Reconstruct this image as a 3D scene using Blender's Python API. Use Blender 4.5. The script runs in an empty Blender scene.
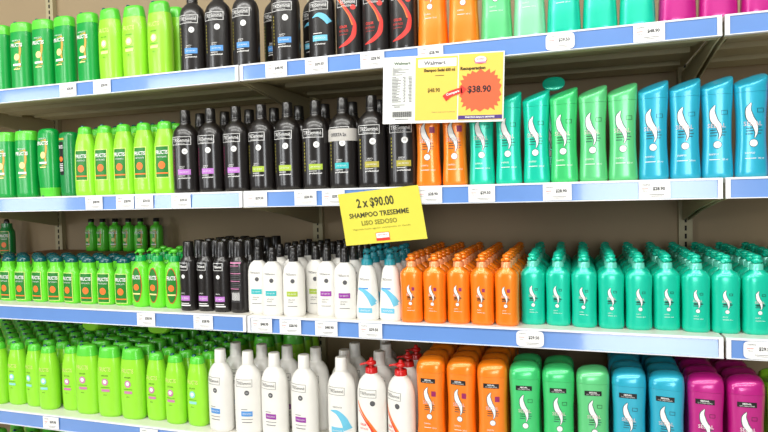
import bpy, math, random
import numpy as np
from mathutils import Vector, Matrix

random.seed(7)
SC = bpy.context.scene
COL = SC.collection
P = 0.38          # shelf pitch
L = 1.292         # bay width
DEP = 0.554       # shelf depth to the back panel
SHELF_Z = {'top': 3*P, 'second': 2*P, 'third': P, 'fourth': 0.0, 'bottom': -P}

# ------------------------------------------------------------------ materials
def lin(c):
    return tuple(((v/255)/12.92 if v/255 <= 0.04045 else ((v/255+0.055)/1.055)**2.4) for v in c)

MATS = {}
def mat(name, rgb, rough=0.35, metal=0.0, coat=0.0, var=0.06, scale=30, bump=0.0, trans=0.0, spec=0.5):
    if name in MATS: return MATS[name]
    m = bpy.data.materials.new(name); m.use_nodes = True
    nt = m.node_tree; b = nt.nodes['Principled BSDF']
    c = lin(rgb)
    tc = nt.nodes.new('ShaderNodeTexCoord')
    nz = nt.nodes.new('ShaderNodeTexNoise'); nz.inputs['Scale'].default_value = scale; nz.inputs['Detail'].default_value = 3
    nt.links.new(tc.outputs['Object'], nz.inputs['Vector'])
    mx = nt.nodes.new('ShaderNodeMix'); mx.data_type = 'RGBA'
    mx.inputs[6].default_value = (*[v*(1-var) for v in c], 1)
    mx.inputs[7].default_value = (*[min(1, v*(1+var)) for v in c], 1)
    nt.links.new(nz.outputs['Fac'], mx.inputs[0]); nt.links.new(mx.outputs[2], b.inputs['Base Color'])
    b.inputs['Roughness'].default_value = rough; b.inputs['Metallic'].default_value = metal
    b.inputs['Coat Weight'].default_value = coat; b.inputs['Coat Roughness'].default_value = 0.06 if coat == 1.0 else 0.12
    b.inputs['Specular IOR Level'].default_value = spec
    b.inputs['Transmission Weight'].default_value = trans
    if bump:
        bp = nt.nodes.new('ShaderNodeBump'); bp.inputs['Strength'].default_value = bump; bp.inputs['Distance'].default_value = 0.002
        nt.links.new(nz.outputs['Fac'], bp.inputs['Height']); nt.links.new(bp.outputs['Normal'], b.inputs['Normal'])
    MATS[name] = m
    return m

def pl(name, rgb, **k):          # bottle plastic
    k.setdefault('rough', 0.3); k.setdefault('coat', 0.3); k.setdefault('var', 0.04)
    return mat(name, rgb, **k)

M_white  = mat('print_white', (240, 240, 238), rough=.45)
M_cream  = mat('print_cream', (238, 226, 150), rough=.45)
M_gold   = mat('print_gold', (205, 165, 60), rough=.4)
M_black  = mat('print_black', (20, 20, 22), rough=.4)
M_greyp  = mat('print_grey', (85, 85, 88), rough=.5)
M_orangep= mat('print_orange', (250, 120, 40), rough=.45)
M_dgreenp= mat('print_dark_green', (20, 125, 30), rough=.4)
M_purplep= mat('print_purple', (190, 120, 205), rough=.4)
M_violetp= mat('print_violet', (150, 50, 160), rough=.4)
M_limep  = mat('print_lime', (170, 195, 60), rough=.4)
M_olivep = mat('print_olive', (175, 165, 60), rough=.4)
M_tealp  = mat('print_teal', (40, 185, 190), rough=.4)
M_bluep  = mat('print_blue', (80, 150, 220), rough=.4)
M_sky    = mat('print_sky', (110, 195, 225), rough=.4)
M_redp   = mat('print_red', (225, 50, 40), rough=.4)
M_pinkp  = mat('print_pink', (205, 130, 170), rough=.45)
M_cyanp  = mat('print_cyan', (150, 220, 215), rough=.45)
M_rose   = mat('print_rose', (215, 195, 195), rough=.45)
M_ink    = mat('print_slate', (40, 80, 85), rough=.45)
M_magp   = mat('print_magenta', (150, 30, 90), rough=.4)

M_dgreen = pl('plastic_green', (0, 158, 62))
M_green2 = pl('plastic_deep_green', (0, 135, 60))
M_lime   = pl('plastic_lime', (152, 228, 48))
M_lime2  = pl('plastic_bright_lime', (108, 222, 45))
M_limelid= pl('plastic_lime_lid', (92, 212, 55))
M_blackb = pl('plastic_black', (24, 20, 19), rough=.28, coat=.5)
M_blackc = pl('plastic_black_cap', (24, 22, 22), rough=.3)
M_whiteb = pl('plastic_white', (238, 236, 230), rough=.35)
M_bone   = pl('plastic_bone', (205, 198, 185), rough=.4)
M_redb   = pl('plastic_red', (205, 25, 25))
M_tealcap= pl('plastic_teal_cap', (20, 140, 155))
M_darkteal=pl('plastic_dark_teal', (5, 85, 90), rough=.2)
M_pumpgr = pl('plastic_pump_green', (10, 165, 80))
PEARL = dict(rough=.29, metal=.22, coat=.6)
M_orange = pl('pearl_orange', (255, 134, 20), **PEARL)
M_orange2= pl('pearl_orange_neck', (252, 168, 112), **PEARL)
M_teal   = pl('pearl_teal', (8, 204, 170), **PEARL)
M_teal2  = pl('pearl_teal_neck', (110, 222, 200), **PEARL)
M_sgreen = pl('pearl_green', (95, 205, 130), **PEARL)
M_egreen = pl('pearl_emerald', (62, 205, 118), **PEARL)
M_sblue  = pl('pearl_blue', (38, 174, 204), **PEARL)
M_mint   = pl('pearl_mint', (140, 215, 170), **PEARL)
M_magenta= pl('pearl_magenta', (190, 24, 132), **PEARL)

M_steel  = mat('shelf_cream_steel', (168, 158, 122), rough=.5, var=.05, scale=8)
M_decktop= mat('shelf_deck_white', (228, 224, 214), rough=.4, var=.04, scale=8)
M_rim    = mat('shelf_rim_white', (235, 236, 238), rough=.3, var=.02)
M_blue   = mat('price_rail_blue', (104, 146, 212), rough=.22, var=.10, scale=7, coat=1.0, bump=.05)
M_back   = mat('back_panel_cream', (152, 132, 100), rough=.6, var=.06, scale=5)
M_slot   = mat('slot_dark', (25, 22, 18), rough=.8)
M_card   = mat('cardboard_brown', (150, 105, 60), rough=.85, var=.12, scale=25)
M_paper  = mat('paper_white', (242, 242, 240), rough=.6, var=.02)
M_yellow = mat('paper_yellow', (234, 202, 84), rough=.6, var=.02)
M_lemon  = mat('paper_lemon', (218, 207, 66), rough=.6, var=.03)
M_burst  = mat('print_burst_orange', (232, 98, 54), rough=.6)
M_floor  = mat('floor_tile', (205, 200, 190), rough=.35, var=.06, scale=3)

# ------------------------------------------------------------------ mesh helpers
class MB:
    def __init__(s): s.v = []; s.f = []; s.m = []; s.sm = []; s.mats = []
    def slot(s, m):
        if m not in s.mats: s.mats.append(m)
        return s.mats.index(m)
    def add(s, vs, fs, m, smooth=False):
        o = len(s.v); s.v += [tuple(v) for v in vs]; k = s.slot(m)
        for f in fs: s.f.append(tuple(i+o for i in f)); s.m.append(k); s.sm.append(smooth)
    def box(s, x0, x1, y0, y1, z0, z1, m):
        v = [(x, y, z) for x in (x0, x1) for y in (y0, y1) for z in (z0, z1)]
        s.add(v, [(0,1,3,2),(4,6,7,5),(0,4,5,1),(2,3,7,6),(0,2,6,4),(1,5,7,3)], m)
    def prism(s, prof, x0, x1, m):      # profile in (y,z), extruded along x
        n = len(prof)
        v = [(x0, y, z) for y, z in prof] + [(x1, y, z) for y, z in prof]
        f = [(i, (i+1) % n, n+(i+1) % n, n+i) for i in range(n)] + [tuple(range(n))[::-1], tuple(range(n, 2*n))]
        s.add(v, f, m)
    def mesh(s, name):
        me = bpy.data.meshes.new(name); me.from_pydata(s.v, [], s.f)
        for m in s.mats: me.materials.append(m)
        me.polygons.foreach_set('material_index', s.m)
        me.polygons.foreach_set('use_smooth', s.sm)
        me.update(); return me
    def build(s, name, parent=None):
        o = bpy.data.objects.new(name, s.mesh(name)); COL.objects.link(o)
        if parent: o.parent = parent
        return o

def pchip(pts):
    """smooth monotone interpolation of rows (z, a, b, ...) -> callable z -> array"""
    A = np.array(pts, float); z = A[:, 0]; Y = A[:, 1:]
    h = np.diff(z); d = np.diff(Y, axis=0)/h[:, None]
    m = np.zeros_like(Y); m[0] = d[0]; m[-1] = d[-1]
    for i in range(1, len(z)-1):
        for k in range(Y.shape[1]):
            if d[i-1, k]*d[i, k] > 0:
                m[i, k] = 2*d[i-1, k]*d[i, k]/(d[i-1, k]+d[i, k])
    def f(t):
        t = min(max(t, z[0]), z[-1]); i = min(np.searchsorted(z, t, 'right')-1, len(z)-2); i = max(i, 0)
        u = (t-z[i])/h[i]; u2 = u*u; u3 = u2*u
        return ((2*u3-3*u2+1)*Y[i] + (u3-2*u2+u)*h[i]*m[i] + (-2*u3+3*u2)*Y[i+1] + (u3-u2)*h[i]*m[i+1])
    return f

def ring(z, w, d, n, N=40, cx=0, cy=0, shx=0, shy=0):
    r = []
    for i in range(N):
        t = 2*math.pi*i/N; c, s = math.cos(t), math.sin(t)
        x = cx + w*math.copysign(abs(c)**(2/n), c); y = cy + d*math.copysign(abs(s)**(2/n), s)
        r.append((x, y, z + shx*(x-cx) + shy*(y-cy)))
    return r

def loft(mb, rings, m, cap0=True, cap1=True):
    N = len(rings[0]); v = [p for r in rings for p in r]; f = []
    for k in range(len(rings)-1):
        for i in range(N):
            j = (i+1) % N; f.append((k*N+i, k*N+j, (k+1)*N+j, (k+1)*N+i))
    mb.add(v, f, m, True)
    if cap0: mb.add(rings[0], [tuple(range(N))[::-1]], m)
    if cap1: mb.add(rings[-1], [tuple(range(N))], m)

def loft_profile(mb, pts, m, n=2.3, N=40, cx=0, cy=0, dz=.006):
    f = pchip(pts); zs = [p[0] for p in pts]; out = []
    for a, b in zip(zs, zs[1:]):
        k = max(1, int((b-a)/dz))
        out += [a+(b-a)*i/k for i in range(k)]
    out.append(zs[-1])
    loft(mb, [ring(z, *f(z)[:2], n, N, cx, cy) for z in out], m)
    return f

def cyl(mb, z0, z1, r0, r1, m, N=24, cx=0, cy=0, bev=.001):
    loft(mb, [ring(z0, r0, r0, 2, N, cx, cy), ring(z1-bev, r1, r1, 2, N, cx, cy),
              ring(z1-bev*.3, r1-bev*.5, r1-bev*.5, 2, N, cx, cy), ring(z1, r1-bev*1.3, r1-bev*1.3, 2, N, cx, cy)], m)

# ---- flat print shapes: lists of (verts(x,z), faces)
TXT = {}
def text_shape(s, bold=False):
    key = (s, bold)
    if key in TXT: return TXT[key]
    cu = bpy.data.curves.new('t', 'FONT'); cu.body = s; cu.resolution_u = 2; cu.size = 1
    if bold: cu.offset = 0.05 if bold == 2 else 0.028
    o = bpy.data.objects.new('t', cu); COL.objects.link(o)
    dg = bpy.context.evaluated_depsgraph_get(); me = o.evaluated_get(dg).to_mesh()
    v = np.array([tuple(p.co)[:2] for p in me.vertices]); f = [tuple(p.vertices) for p in me.polygons]
    o.evaluated_get(dg).to_mesh_clear()
    bpy.data.objects.remove(o); bpy.data.curves.remove(cu)
    lo, hi = v.min(0), v.max(0); v = v-(lo+hi)/2
    TXT[key] = (v, f, hi-lo); return TXT[key]
def S_text(s, cx, cz, w, h, bold=False, rot=0):
    v, f, sz = text_shape(s, bold)
    a, b = math.cos(rot), math.sin(rot)
    q = [(x*w/sz[0], y*h/sz[1]) for x, y in v]
    return [(cx+x*a-y*b, cz+x*b+y*a) for x, y in q], f
def S_rect(x0, x1, z0, z1, st=.004):
    nx = max(1, int(math.ceil((x1-x0)/st))); nz = max(1, int(math.ceil((z1-z0)/.012)))
    v = [(x0+(x1-x0)*i/nx, z0+(z1-z0)*j/nz) for j in range(nz+1) for i in range(nx+1)]
    f = [(j*(nx+1)+i, j*(nx+1)+i+1, (j+1)*(nx+1)+i+1, (j+1)*(nx+1)+i) for j in range(nz) for i in range(nx)]
    return v, f
def S_frame(x0, x1, z0, z1, t):
    out = [S_rect(x0, x1, z1-t, z1), S_rect(x0, x1, z0, z0+t), S_rect(x0, x0+t, z0+t, z1-t), S_rect(x1-t, x1, z0+t, z1-t)]
    return join(out)
def S_disc(cx, cz, r, rz=None, N=18):
    rz = rz or r; v = [(cx, cz)]; f = []
    for k in (0.5, 1.0):
        v += [(cx+r*k*math.cos(2*math.pi*i/N), cz+rz*k*math.sin(2*math.pi*i/N)) for i in range(N)]
    for i in range(N):
        j = (i+1) % N; f.append((0, 1+i, 1+j)); f.append((1+i, 1+N+i, 1+N+j, 1+j))
    return v, f
def S_strip(pts):            # (x, z, halfwidth) along a centre line, smoothed
    fn = pchip([(i, *p) for i, p in enumerate(pts)]); n = (len(pts)-1)*6
    c = [fn(i*(len(pts)-1)/n) for i in range(n+1)]; v = []; f = []
    for i, (x, z, w) in enumerate(c):
        a = c[max(0, i-1)]; b = c[min(n, i+1)]; dx, dz = b[0]-a[0], b[1]-a[1]; l = math.hypot(dx, dz) or 1
        nx, nz = dz/l, -dx/l
        for k in (-1, -.33, .33, 1): v.append((x+nx*w*k, z+nz*w*k))
    for i in range(n):
        for k in range(3): f.append((i*4+k, i*4+k+1, (i+1)*4+k+1, (i+1)*4+k))
    return v, f
def join(l):
    v = []; f = []
    for a, b in l:
        o = len(v); v += list(a); f += [tuple(i+o for i in q) for q in b]
    return v, f

def wrap(mb, shape, m, prof, n, eps=.0008):
    vs, fs = shape; out = []
    for x, z in vs:
        w, d = prof(z)[:2]; t = min(abs(x)/w, .985)
        out.append((math.copysign(min(abs(x), .985*w), x), -d*(1-t**n)**(1/n)-eps, z))
    # orient outwards (-y)
    ff = []
    for f in fs:
        a, b, c = (Vector(out[i]) for i in f[:3])
        ff.append(tuple(f) if (b-a).cross(c-a).y < 0 else tuple(reversed(f)))
    mb.add(out, ff, m, True)

# ------------------------------------------------------------------ thing bookkeeping
def empty(name, label, cat, loc=(0, 0, 0), group=None):
    o = bpy.data.objects.new(name, None); COL.objects.link(o); o.location = loc; o.empty_display_size = .02
    o['label'] = label; o['category'] = cat
    if group: o['group'] = group
    return o
def tag(o, label, cat, group=None):
    o['label'] = label; o['category'] = cat
    if group: o['group'] = group
    return o
def struct(o):
    o['kind'] = 'structure'; return o
def dup(parts, name, loc, rz, label, cat, group, scale=1.0):
    r = empty(name, label, cat, loc, group); r.rotation_euler.z = rz
    if scale != 1.0: r.scale = (scale,)*3
    for nm, me in parts:
        c = bpy.data.objects.new(nm, me); COL.objects.link(c); c.parent = r
    return r

# ------------------------------------------------------------------ bottle designs: each returns [(part name, mesh), ...]
def finish(parts): return [(n, b.mesh(n)) for n, b in parts]

def fructis_label(prof, n, s, zc, style):
    lb = MB(); W = lambda sh, m, e=.0008: wrap(lb, sh, m, prof, n, e)
    if style == 'dark':        # green bottle: cream wave with white lettering
        W(S_strip([(.004*s, zc+.050*s, .013*s), (.010*s, zc+.02*s, .010*s), (.002*s, zc-.01*s, .013*s), (.006*s, zc-.04*s, .012*s)]), M_gold)
        W(S_strip([(.0*s, zc+.046*s, .009*s), (.004*s, zc+.02*s, .007*s), (-.002*s, zc-.01*s, .009*s), (.002*s, zc-.038*s, .009*s)]), M_dgreen, .0013)
        W(S_text('FRUCTIS', 0, zc+.038*s, .050*s, .013*s, True), M_white, .0018)
        W(S_text('FORTIFICANTE', 0, zc+.054*s, .034*s, .005*s), M_white, .0018)
        W(S_disc(.002*s, zc-.004*s, .012*s), M_cream, .0018)
        W(S_rect(-.016*s, .018*s, zc-.034*s, zc-.027*s), M_white, .0018)
        W(S_rect(-.014*s, .014*s, zc-.048*s, zc-.044*s), M_cream, .0018)
    elif style == 'panel':     # lime bottle: dark green panel, orange emblem
        W(S_rect(-.021*s, .021*s, zc-.050*s, zc+.048*s), M_dgreenp)
        W(S_frame(-.024*s, .024*s, zc-.053*s, zc+.051*s, .0016*s), M_cream, .001)
        W(S_text('FRUCTIS', 0, zc+.030*s, .042*s, .013*s, True), M_white, .0014)
        W(S_text('FORTIFICANTE', 0, zc+.015*s, .034*s, .005*s), M_white, .0014)
        W(S_disc(0, zc-.012*s, .0125*s), M_orangep, .0014)
        W(S_rect(-.021*s, .021*s, zc-.040*s, zc-.036*s), M_orangep, .0014)
    elif style == 'shield':    # pump bottle: rounded panel with red rim
        W(S_disc(0, zc,   .0205*s, .060*s, 28), M_redp)
        W(S_disc(0, zc, .0185*s, .057*s, 28), M_dgreenp, .0013)
        W(S_text('FRUCTIS', 0, zc+.026*s, .032*s, .014*s, True), M_white, .0018)
        W(S_disc(0, zc-.008*s, .011*s), M_orangep, .0018)
        W(S_rect(-.015*s, .015*s, zc-.033*s, zc-.028*s), M_cream, .0018)
    elif style in ('pale', 'pink', 'cyan'):
        e = {'pale': M_cream, 'pink': M_pinkp, 'cyan': M_cyanp}[style]
        W(S_text('FRUCTIS', -.003*s, zc+.044*s, .046*s, .014*s), M_cream)
        W(S_text('ANTI-CASPA', -.003*s, zc+.022*s, .026*s, .005*s), M_black)
        W(S_disc(-.003*s, zc, .0125*s), e)
        W(S_disc(-.003*s, zc+.001*s, .007*s), M_white, .0013)
        W(S_rect(-.02*s, .014*s, zc-.019*s, zc-.0175*s), M_dgreenp)
        W(S_rect(-.018*s, .014*s, zc-.033*s, zc-.024*s), e)
        W(S_text('400 ml', -.004*s, zc-.044*s, .012*s, .004*s), M_black)
    return lb

def k_green():
    b = MB(); n = 2.6
    pr = loft_profile(b, [(0, .037, .020), (.003, .040, .023), (.010, .0415, .025), (.1, .042, .026), (.19, .0415, .025), (.203, .041, .0245)], M_dgreen, n)
    c = MB(); loft(c, [ring(z, w, d, n) for z, w, d in ((.2035, .0412, .0247), (.215, .041, .0245), (.229, .040, .0238), (.235, .0385, .0225), (.2375, .035, .020), (.238, .030, .016))], M_limelid)
    loft(c, [ring(z, r, r*.8, 2, 14, -.014, -.013) for z, r in ((.233, .007), (.2405, .0065), (.242, .004))], M_darkteal)
    return finish([('body', b), ('lid', c), ('label', fructis_label(pr, n, 1.0, .118, 'dark'))])
def k_inverted():
    b = MB(); n = 2.6
    pr = loft_profile(b, [(.033, .040, .024), (.1, .044, .027), (.19, .042, .026), (.228, .038, .024), (.236, .034, .021), (.240, .026, .015)], M_dgreen, n)
    c = MB(); loft(c, [ring(z, w, d, n) for z, w, d in ((0, .036, .021), (.003, .038, .023), (.0325, .0402, .0243))], M_limelid)
    loft(c, [ring(z, .006, .004, 2, 14, -.012, -.021) for z in (.001, .005)], M_darkteal)
    return finish([('body', b), ('lid', c), ('label', fructis_label(pr, n, 1.0, .150, 'dark'))])
def k_slim():
    b = MB(); n = 2.6
    pr = loft_profile(b, [(0, .031, .019), (.006, .034, .023), (.1, .036, .025), (.18, .036, .025), (.208, .035, .024), (.22, .033, .022), (.224, .026, .015)], M_green2, n)
    lb = MB(); W = lambda sh, m, e=.0008: wrap(lb, sh, m, pr, n, e)
    W(S_rect(-.022, .004, .196, .203), M_gold); W(S_rect(-.022, .0, .075, .190), M_blackc)
    W(S_text('FRUCTIS', -.011, .172, .02, .012, True), M_white, .0014); W(S_disc(-.011, .13, .009), M_orangep, .0014)
    for i in range(5): W(S_rect(-.02, -.002, .088+i*.006, .0905+i*.006), M_white, .0014)
    return finish([('body', b), ('label', lb)])
def k_lime(style='pale', sm=1.0):
    b = MB(); n = 2.5
    pr = loft_profile(b, [(0, .037, .020), (.003, .041, .023), (.012, .044, .025), (.08, .0455, .027), (.14, .045, .027), (.18, .0425, .026), (.204, .039, .024)], M_lime, n)
    c = MB(); loft(c, [ring(z, w, d, n) for z, w, d in ((.2045, .0392, .0242), (.216, .0375, .0232), (.228, .0355, .022), (.237, .034, .0205), (.240, .032, .018), (.241, .026, .013))], M_limelid)
    loft(c, [ring(z, r, r*.8, 2, 14, -.013, -.013) for z, r in ((.235, .007), (.243, .0065), (.2445, .004))], M_darkteal)
    return finish([('body', b), ('lid', c), ('label', fructis_label(pr, n, 1.0, .122, style))])
def k_limeslim():
    b = MB(); n = 2.5
    pr = loft_profile(b, [(0, .036, .020), (.003, .0385, .023), (.012, .0395, .025), (.08, .0395, .026), (.14, .038, .025), (.185, .032, .022), (.205, .026, .019), (.212, .0245, .018)], M_lime, n)
    c = MB(); loft(c, [ring(z, w, d, n, 28) for z, w, d in ((.2125, .0245, .018), (.225, .0235, .017), (.234, .021, .015), (.237, .015, .010))], M_limelid)
    loft(c, [ring(z, r, r*.8, 2, 14, -.006, -.004) for z, r in ((.234, .008), (.240, .0075), (.242, .004))], M_darkteal)
    return finish([('body', b), ('lid', c), ('label', fructis_label(pr, n, 1.0, .105, 'panel'))])
def k_limeround(style):
    b = MB(); n = 2.3
    pr = loft_profile(b, [(0, .032, .020), (.003, .0355, .023), (.012, .0375, .025), (.07, .0385, .027), (.13, .0372, .027), (.17, .033, .025), (.195, .027, .021), (.203, .0255, .020)], M_lime, n)
    c = MB(); loft(c, [ring(z, w, d, n, 28) for z, w, d in ((.2035, .0256, .0200), (.215, .0245, .019), (.224, .022, .0165), (.227, .016, .011))], M_limelid)
    loft(c, [ring(z, r, r*.8, 2, 14, -.006, -.008) for z, r in ((.222, .0075), (.230, .007), (.232, .004))], M_darkteal)
    return finish([('body', b), ('lid', c), ('label', fructis_label(pr, n, .92, .105, style))])
def k_fliptop(dark=False):
    b = MB(); n = 2.5
    pr = loft_profile(b, [(0, .030, .018), (.003, .033, .021), (.01, .0345, .022), (.07, .035, .023), (.108, .0335, .022), (.121, .027, .019), (.127, .0235, .0175), (.146, .0225, .017)], M_green2 if dark else M_lime2, n)
    c = MB(); mm = M_blackc if dark else M_darkteal
    r0 = .012 if dark else .023
    loft(c, [ring(z, r0*k, r0*.78*k, 2.2, 24) for z, k in ((.1465, 1.04), (.152, 1.06), (.159, .96), (.164, .74), (.1665, .4))], mm)
    return finish([('body', b), ('lid', c), ('label', fructis_label(pr, n, .98, .060, 'panel'))])
def k_smallrear():
    b = MB(); n = 2.6
    pr = loft_profile(b, [(0, .023, .017), (.004, .026, .020), (.05, .0265, .021), (.09, .0262, .020), (.108, .022, .017), (.113, .011, .010), (.124, .0105, .010)], M_limelid, n)
    c = MB(); cyl(c, .1242, .140, .013, .012, M_blackc); 
    return finish([('body', b), ('cap', c), ('label', fructis_label(pr, n, .72, .052, 'dark'))])
def pump_head(c, z, r, m, spout=.03, ang=-2.2, drop=.006):
    """plunger stem, rounded head and a spout"""
    cyl(c, z, z+.012, r*.35, r*.35, m, 16)
    loft(c, [ring(z+h, r*k, r*k, 2, 20) for h, k in ((.010, .6), (.012, .8), (.019, .8), (.022, .55), (.023, .2))], m)
    dx, dy = math.cos(ang), math.sin(ang); rings = []
    for i, t in enumerate((0, .35, .7, 1.0)):
        px, py, pz = dx*spout*t, dy*spout*t, z+.0165-drop*t*t
        w = .0048*(1-.25*t); rr = []
        for k in range(10):
            a = 2*math.pi*k/10; rr.append((px-dy*w*math.cos(a), py+dx*w*math.cos(a), pz+w*.8*math.sin(a)))
        rings.append(rr)
    loft(c, rings, m)
def k_limepump():
    b = MB(); n = 2.4
    pr = loft_profile(b, [(0, .028, .020), (.004, .0325, .023), (.012, .0335, .025), (.08, .0335, .026), (.125, .0325, .025), (.145, .026, .021), (.152, .0175, .015), (.155, .017, .015)], M_lime2, n)
    c = MB(); cyl(c, .1552, .174, .0185, .0175, M_pumpgr); pump_head(c, .173, .016, M_limelid, .020, -1.9)
    return finish([('body', b), ('pump', c), ('label', fructis_label(pr, n, .98, .076, 'shield'))])

def tres_logo(W, cx, cz, w, m):
    W(S_frame(cx-w/2, cx+w/2, cz-.013, cz+.013, .0013), m)
    W(S_text('TRESemmé', cx, cz+.0015, w*.88, .0115), m)
    W(S_text('PROFESSIONAL', cx, cz-.0088, w*.5, .0026), m)
def k_black(band, style='band'):
    b = MB(); n = 2.15
    pr = loft_profile(b, [(0, .039, .027), (.003, .0425, .030), (.010, .0435, .032), (.09, .044, .033), (.168, .0437, .033), (.188, .0415, .031), (.203, .0355, .027), (.214, .0255, .021), (.220, .0175, .0165), (.225, .0165, .016)], M_blackb, n)
    c = MB(); cyl(c, .2252, .232, .0175, .0175, M_blackc); cyl(c, .2322, .266, .0168, .0158, M_blackc, bev=.0018)
    lb = MB(); W = lambda sh, m, e=.0008: wrap(lb, sh, m, pr, n, e)
    tres_logo(W, -.001, .166, .064, M_white)
    if style == 'band':
        W(S_disc(.012, .132, .0092), M_white); W(S_text('10', .012, .132, .007, .006), M_greyp, .0013)
        W(S_rect(-.013, .028, .058, .075), band); W(S_text('LISO SEDOSO', .007, .0665, .03, .004), M_white, .0013)
        W(S_text('SHAMPOO', .002, .083, .018, .004), M_white); W(S_text('KERATINA', 0, .078, .016, .003), M_white)
        W(S_text('profesional', .007, .047, .038, .006, True), M_white)
        for i in range(9): W(S_rect(-.029, -.026, .055+i*.010, .060+i*.010), M_magp if band in (M_purplep,) else M_olivep)
        W(S_rect(-.012, .012, .0535, .0550), M_white)
    elif style == 'blue':
        W(S_strip([(-.02, .130, .001), (0, .137, .006), (.018, .130, .009), (.034, .112, .008)]), M_sky)
        W(S_rect(-.020, .028, .056, .074), M_sky); W(S_text('HIDRATACION', .004, .065, .036, .006), M_white, .0013)
        W(S_text('profesional', .004, .046, .034, .006, True), M_white); W(S_rect(-.018, .012, .079, .081), M_white)
    elif style == 'red':
        W(S_strip([(-.030, .185, .003), (-.012, .160, .0035), (.012, .125, .004), (.024, .095, .005), (.020, .066, .007), (-.004, .040, .006), (-.030, .030, .001)]), M_redp)
        W(S_strip([(-.034, .185, .001), (-.014, .156, .0012), (.008, .122, .0015), (.018, .095, .002)]), M_orangep, .0012)
        W(S_disc(.02, .150, .008), M_redp); W(S_text('COLOR', -.012, .092, .026, .008, True), M_redp)
        W(S_text('REVITALIZE', -.011, .079, .030, .006), M_redp); W(S_text('protection', -.012, .068, .026, .005), M_redp)
    return finish([('body', b), ('cap', c), ('label', lb)])
def k_blackprice():
    """black bottle with a translucent white paper band round its shoulder"""
    p = k_black(M_tealp)
    t = MB(); n = 2.15
    f = pchip([(.13, .0453, .0345), (.168, .0452, .0345), (.188, .0430, .0325)])
    rings = [[(x, y, zz) for x, y, zz in ring(z, *f(z)[:2], n)] for z in (.138, .146, .154, .162, .170, .174)]
    N = 40; v = [q for r in rings for q in r]; fs = []
    for k in range(len(rings)-1):
        for i in range(N):
            j = (i+1) % N; fs.append((k*N+i, k*N+j, (k+1)*N+j, (k+1)*N+i))
    t.add(v, fs, mat('paper_band', (190, 186, 180), rough=.5), True)
    wrap(t, S_text('OFERTA 2x', 0, .156, .05, .010, True), M_greyp, f, n)
    p.append(('paper_band', t.mesh('paper_band')))
    return p
def k_smallblack(back=False):
    b = MB(); n = 2.1
    pr = loft_profile(b, [(0, .027, .022), (.004, .0295, .025), (.01, .030, .026), (.10, .030, .026), (.15, .0298, .026), (.166, .026, .023), (.174, .0185, .0185), (.178, .018, .018)], M_blackb, n)
    c = MB(); cyl(c, .1782, .224, .0185, .0165, M_blackc, bev=.0022)
    lb = MB(); W = lambda sh, m, e=.0008: wrap(lb, sh, m, pr, n, e)
    if back:
        W(S_rect(-.018, .02, .155, .160), M_pinkp)
        for i in range(13): W(S_rect(-.018, .014+.005*((i*7) % 3)/2, .075+i*.006, .0775+i*.006), M_pinkp if i % 4 == 0 else M_greyp)
        W(S_frame(-.014, .016, .035, .070, .0015), M_greyp)
        for i in range(9): W(S_rect(-.011+i*.003, -.0095+i*.003, .040, .065), M_white)
    else:
        W(S_frame(-.022, .012, .132, .156, .0013), M_white); W(S_text('TRESemmé', -.005, .144, .028, .0075, True), M_white)
        W(S_disc(-.004, .112, .0065), M_white); W(S_rect(-.017, .016, .034, .050), M_purplep)
        W(S_text('LISO SEDOSO', 0, .042, .026, .005), M_white, .0013); W(S_text('SHAMPOO', -.006, .058, .016, .004), M_white); W(S_rect(-.016, .014, .024, .0265), M_white); W(S_rect(-.016, .018, .017, .021), M_white)
    return finish([('body', b), ('cap', c), ('label', lb)])
def k_whitesmall(band):
    b = MB(); n = 2.2
    pr = loft_profile(b, [(0, .030, .021), (.004, .033, .024), (.012, .034, .025), (.06, .0335, .026), (.12, .0332, .025), (.144, .0300, .022), (.158, .0215, .017), (.163, .0145, .013), (.165, .0135, .012)], M_whiteb, n)
    c = MB(); cyl(c, .1652, .178, .0140, .0135, M_blackc); cyl(c, .1782, .194, .0138, .0128, M_blackc); cyl(c, .1942, .207, .0120, .0105, M_blackc, bev=.002)
    lb = MB(); W = lambda sh, m, e=.0008: wrap(lb, sh, m, pr, n, e)
    W(S_text('TRESemmé', 0, .128, .034, .0065), M_greyp); W(S_disc(.006, .108, .0065), M_greyp)
    W(S_rect(-.014, .020, .062, .077), band); W(S_text('LISO SEDOSO', .003, .0695, .026, .004), M_white, .0013)
    W(S_text('CREMA PARA', .001, .052, .022, .0035), M_greyp); W(S_text('PEINAR', -.002, .045, .016, .0035), M_greyp)
    W(S_rect(-.012, .018, .032, .0335), M_greyp)
    return finish([('body', b), ('cap', c), ('label', lb)])
def k_whiteteal():
    b = MB(); n = 2.3
    pr = loft_profile(b, [(0, .031, .022), (.004, .034, .025), (.02, .0345, .026), (.07, .031, .025), (.12, .0265, .022), (.145, .022, .019), (.156, .016, .015), (.158, .0155, .015)], M_whiteb, n)
    c = MB(); cyl(c, .1582, .176, .0175, .0165, M_tealcap); cyl(c, .1762, .188, .012, .011, M_tealcap); pump_head(c, .183, .013, M_tealcap, .012)
    lb = MB(); W = lambda sh, m, e=.0008: wrap(lb, sh, m, pr, n, e)
    W(S_text('TRESemmé', -.002, .118, .030, .006), M_greyp)
    W(S_strip([(-.024, .090, .001), (-.006, .086, .005), (.014, .068, .008), (.026, .045, .009)]), M_sky)
    W(S_rect(-.020, .010, .090, .094), M_bluep); W(S_rect(-.022, .020, .022, .036), M_sky); W(S_text('HIDRATACION', 0, .029, .03, .005), M_white, .0013)
    return finish([('body', b), ('cap', c), ('label', lb)])
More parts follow.
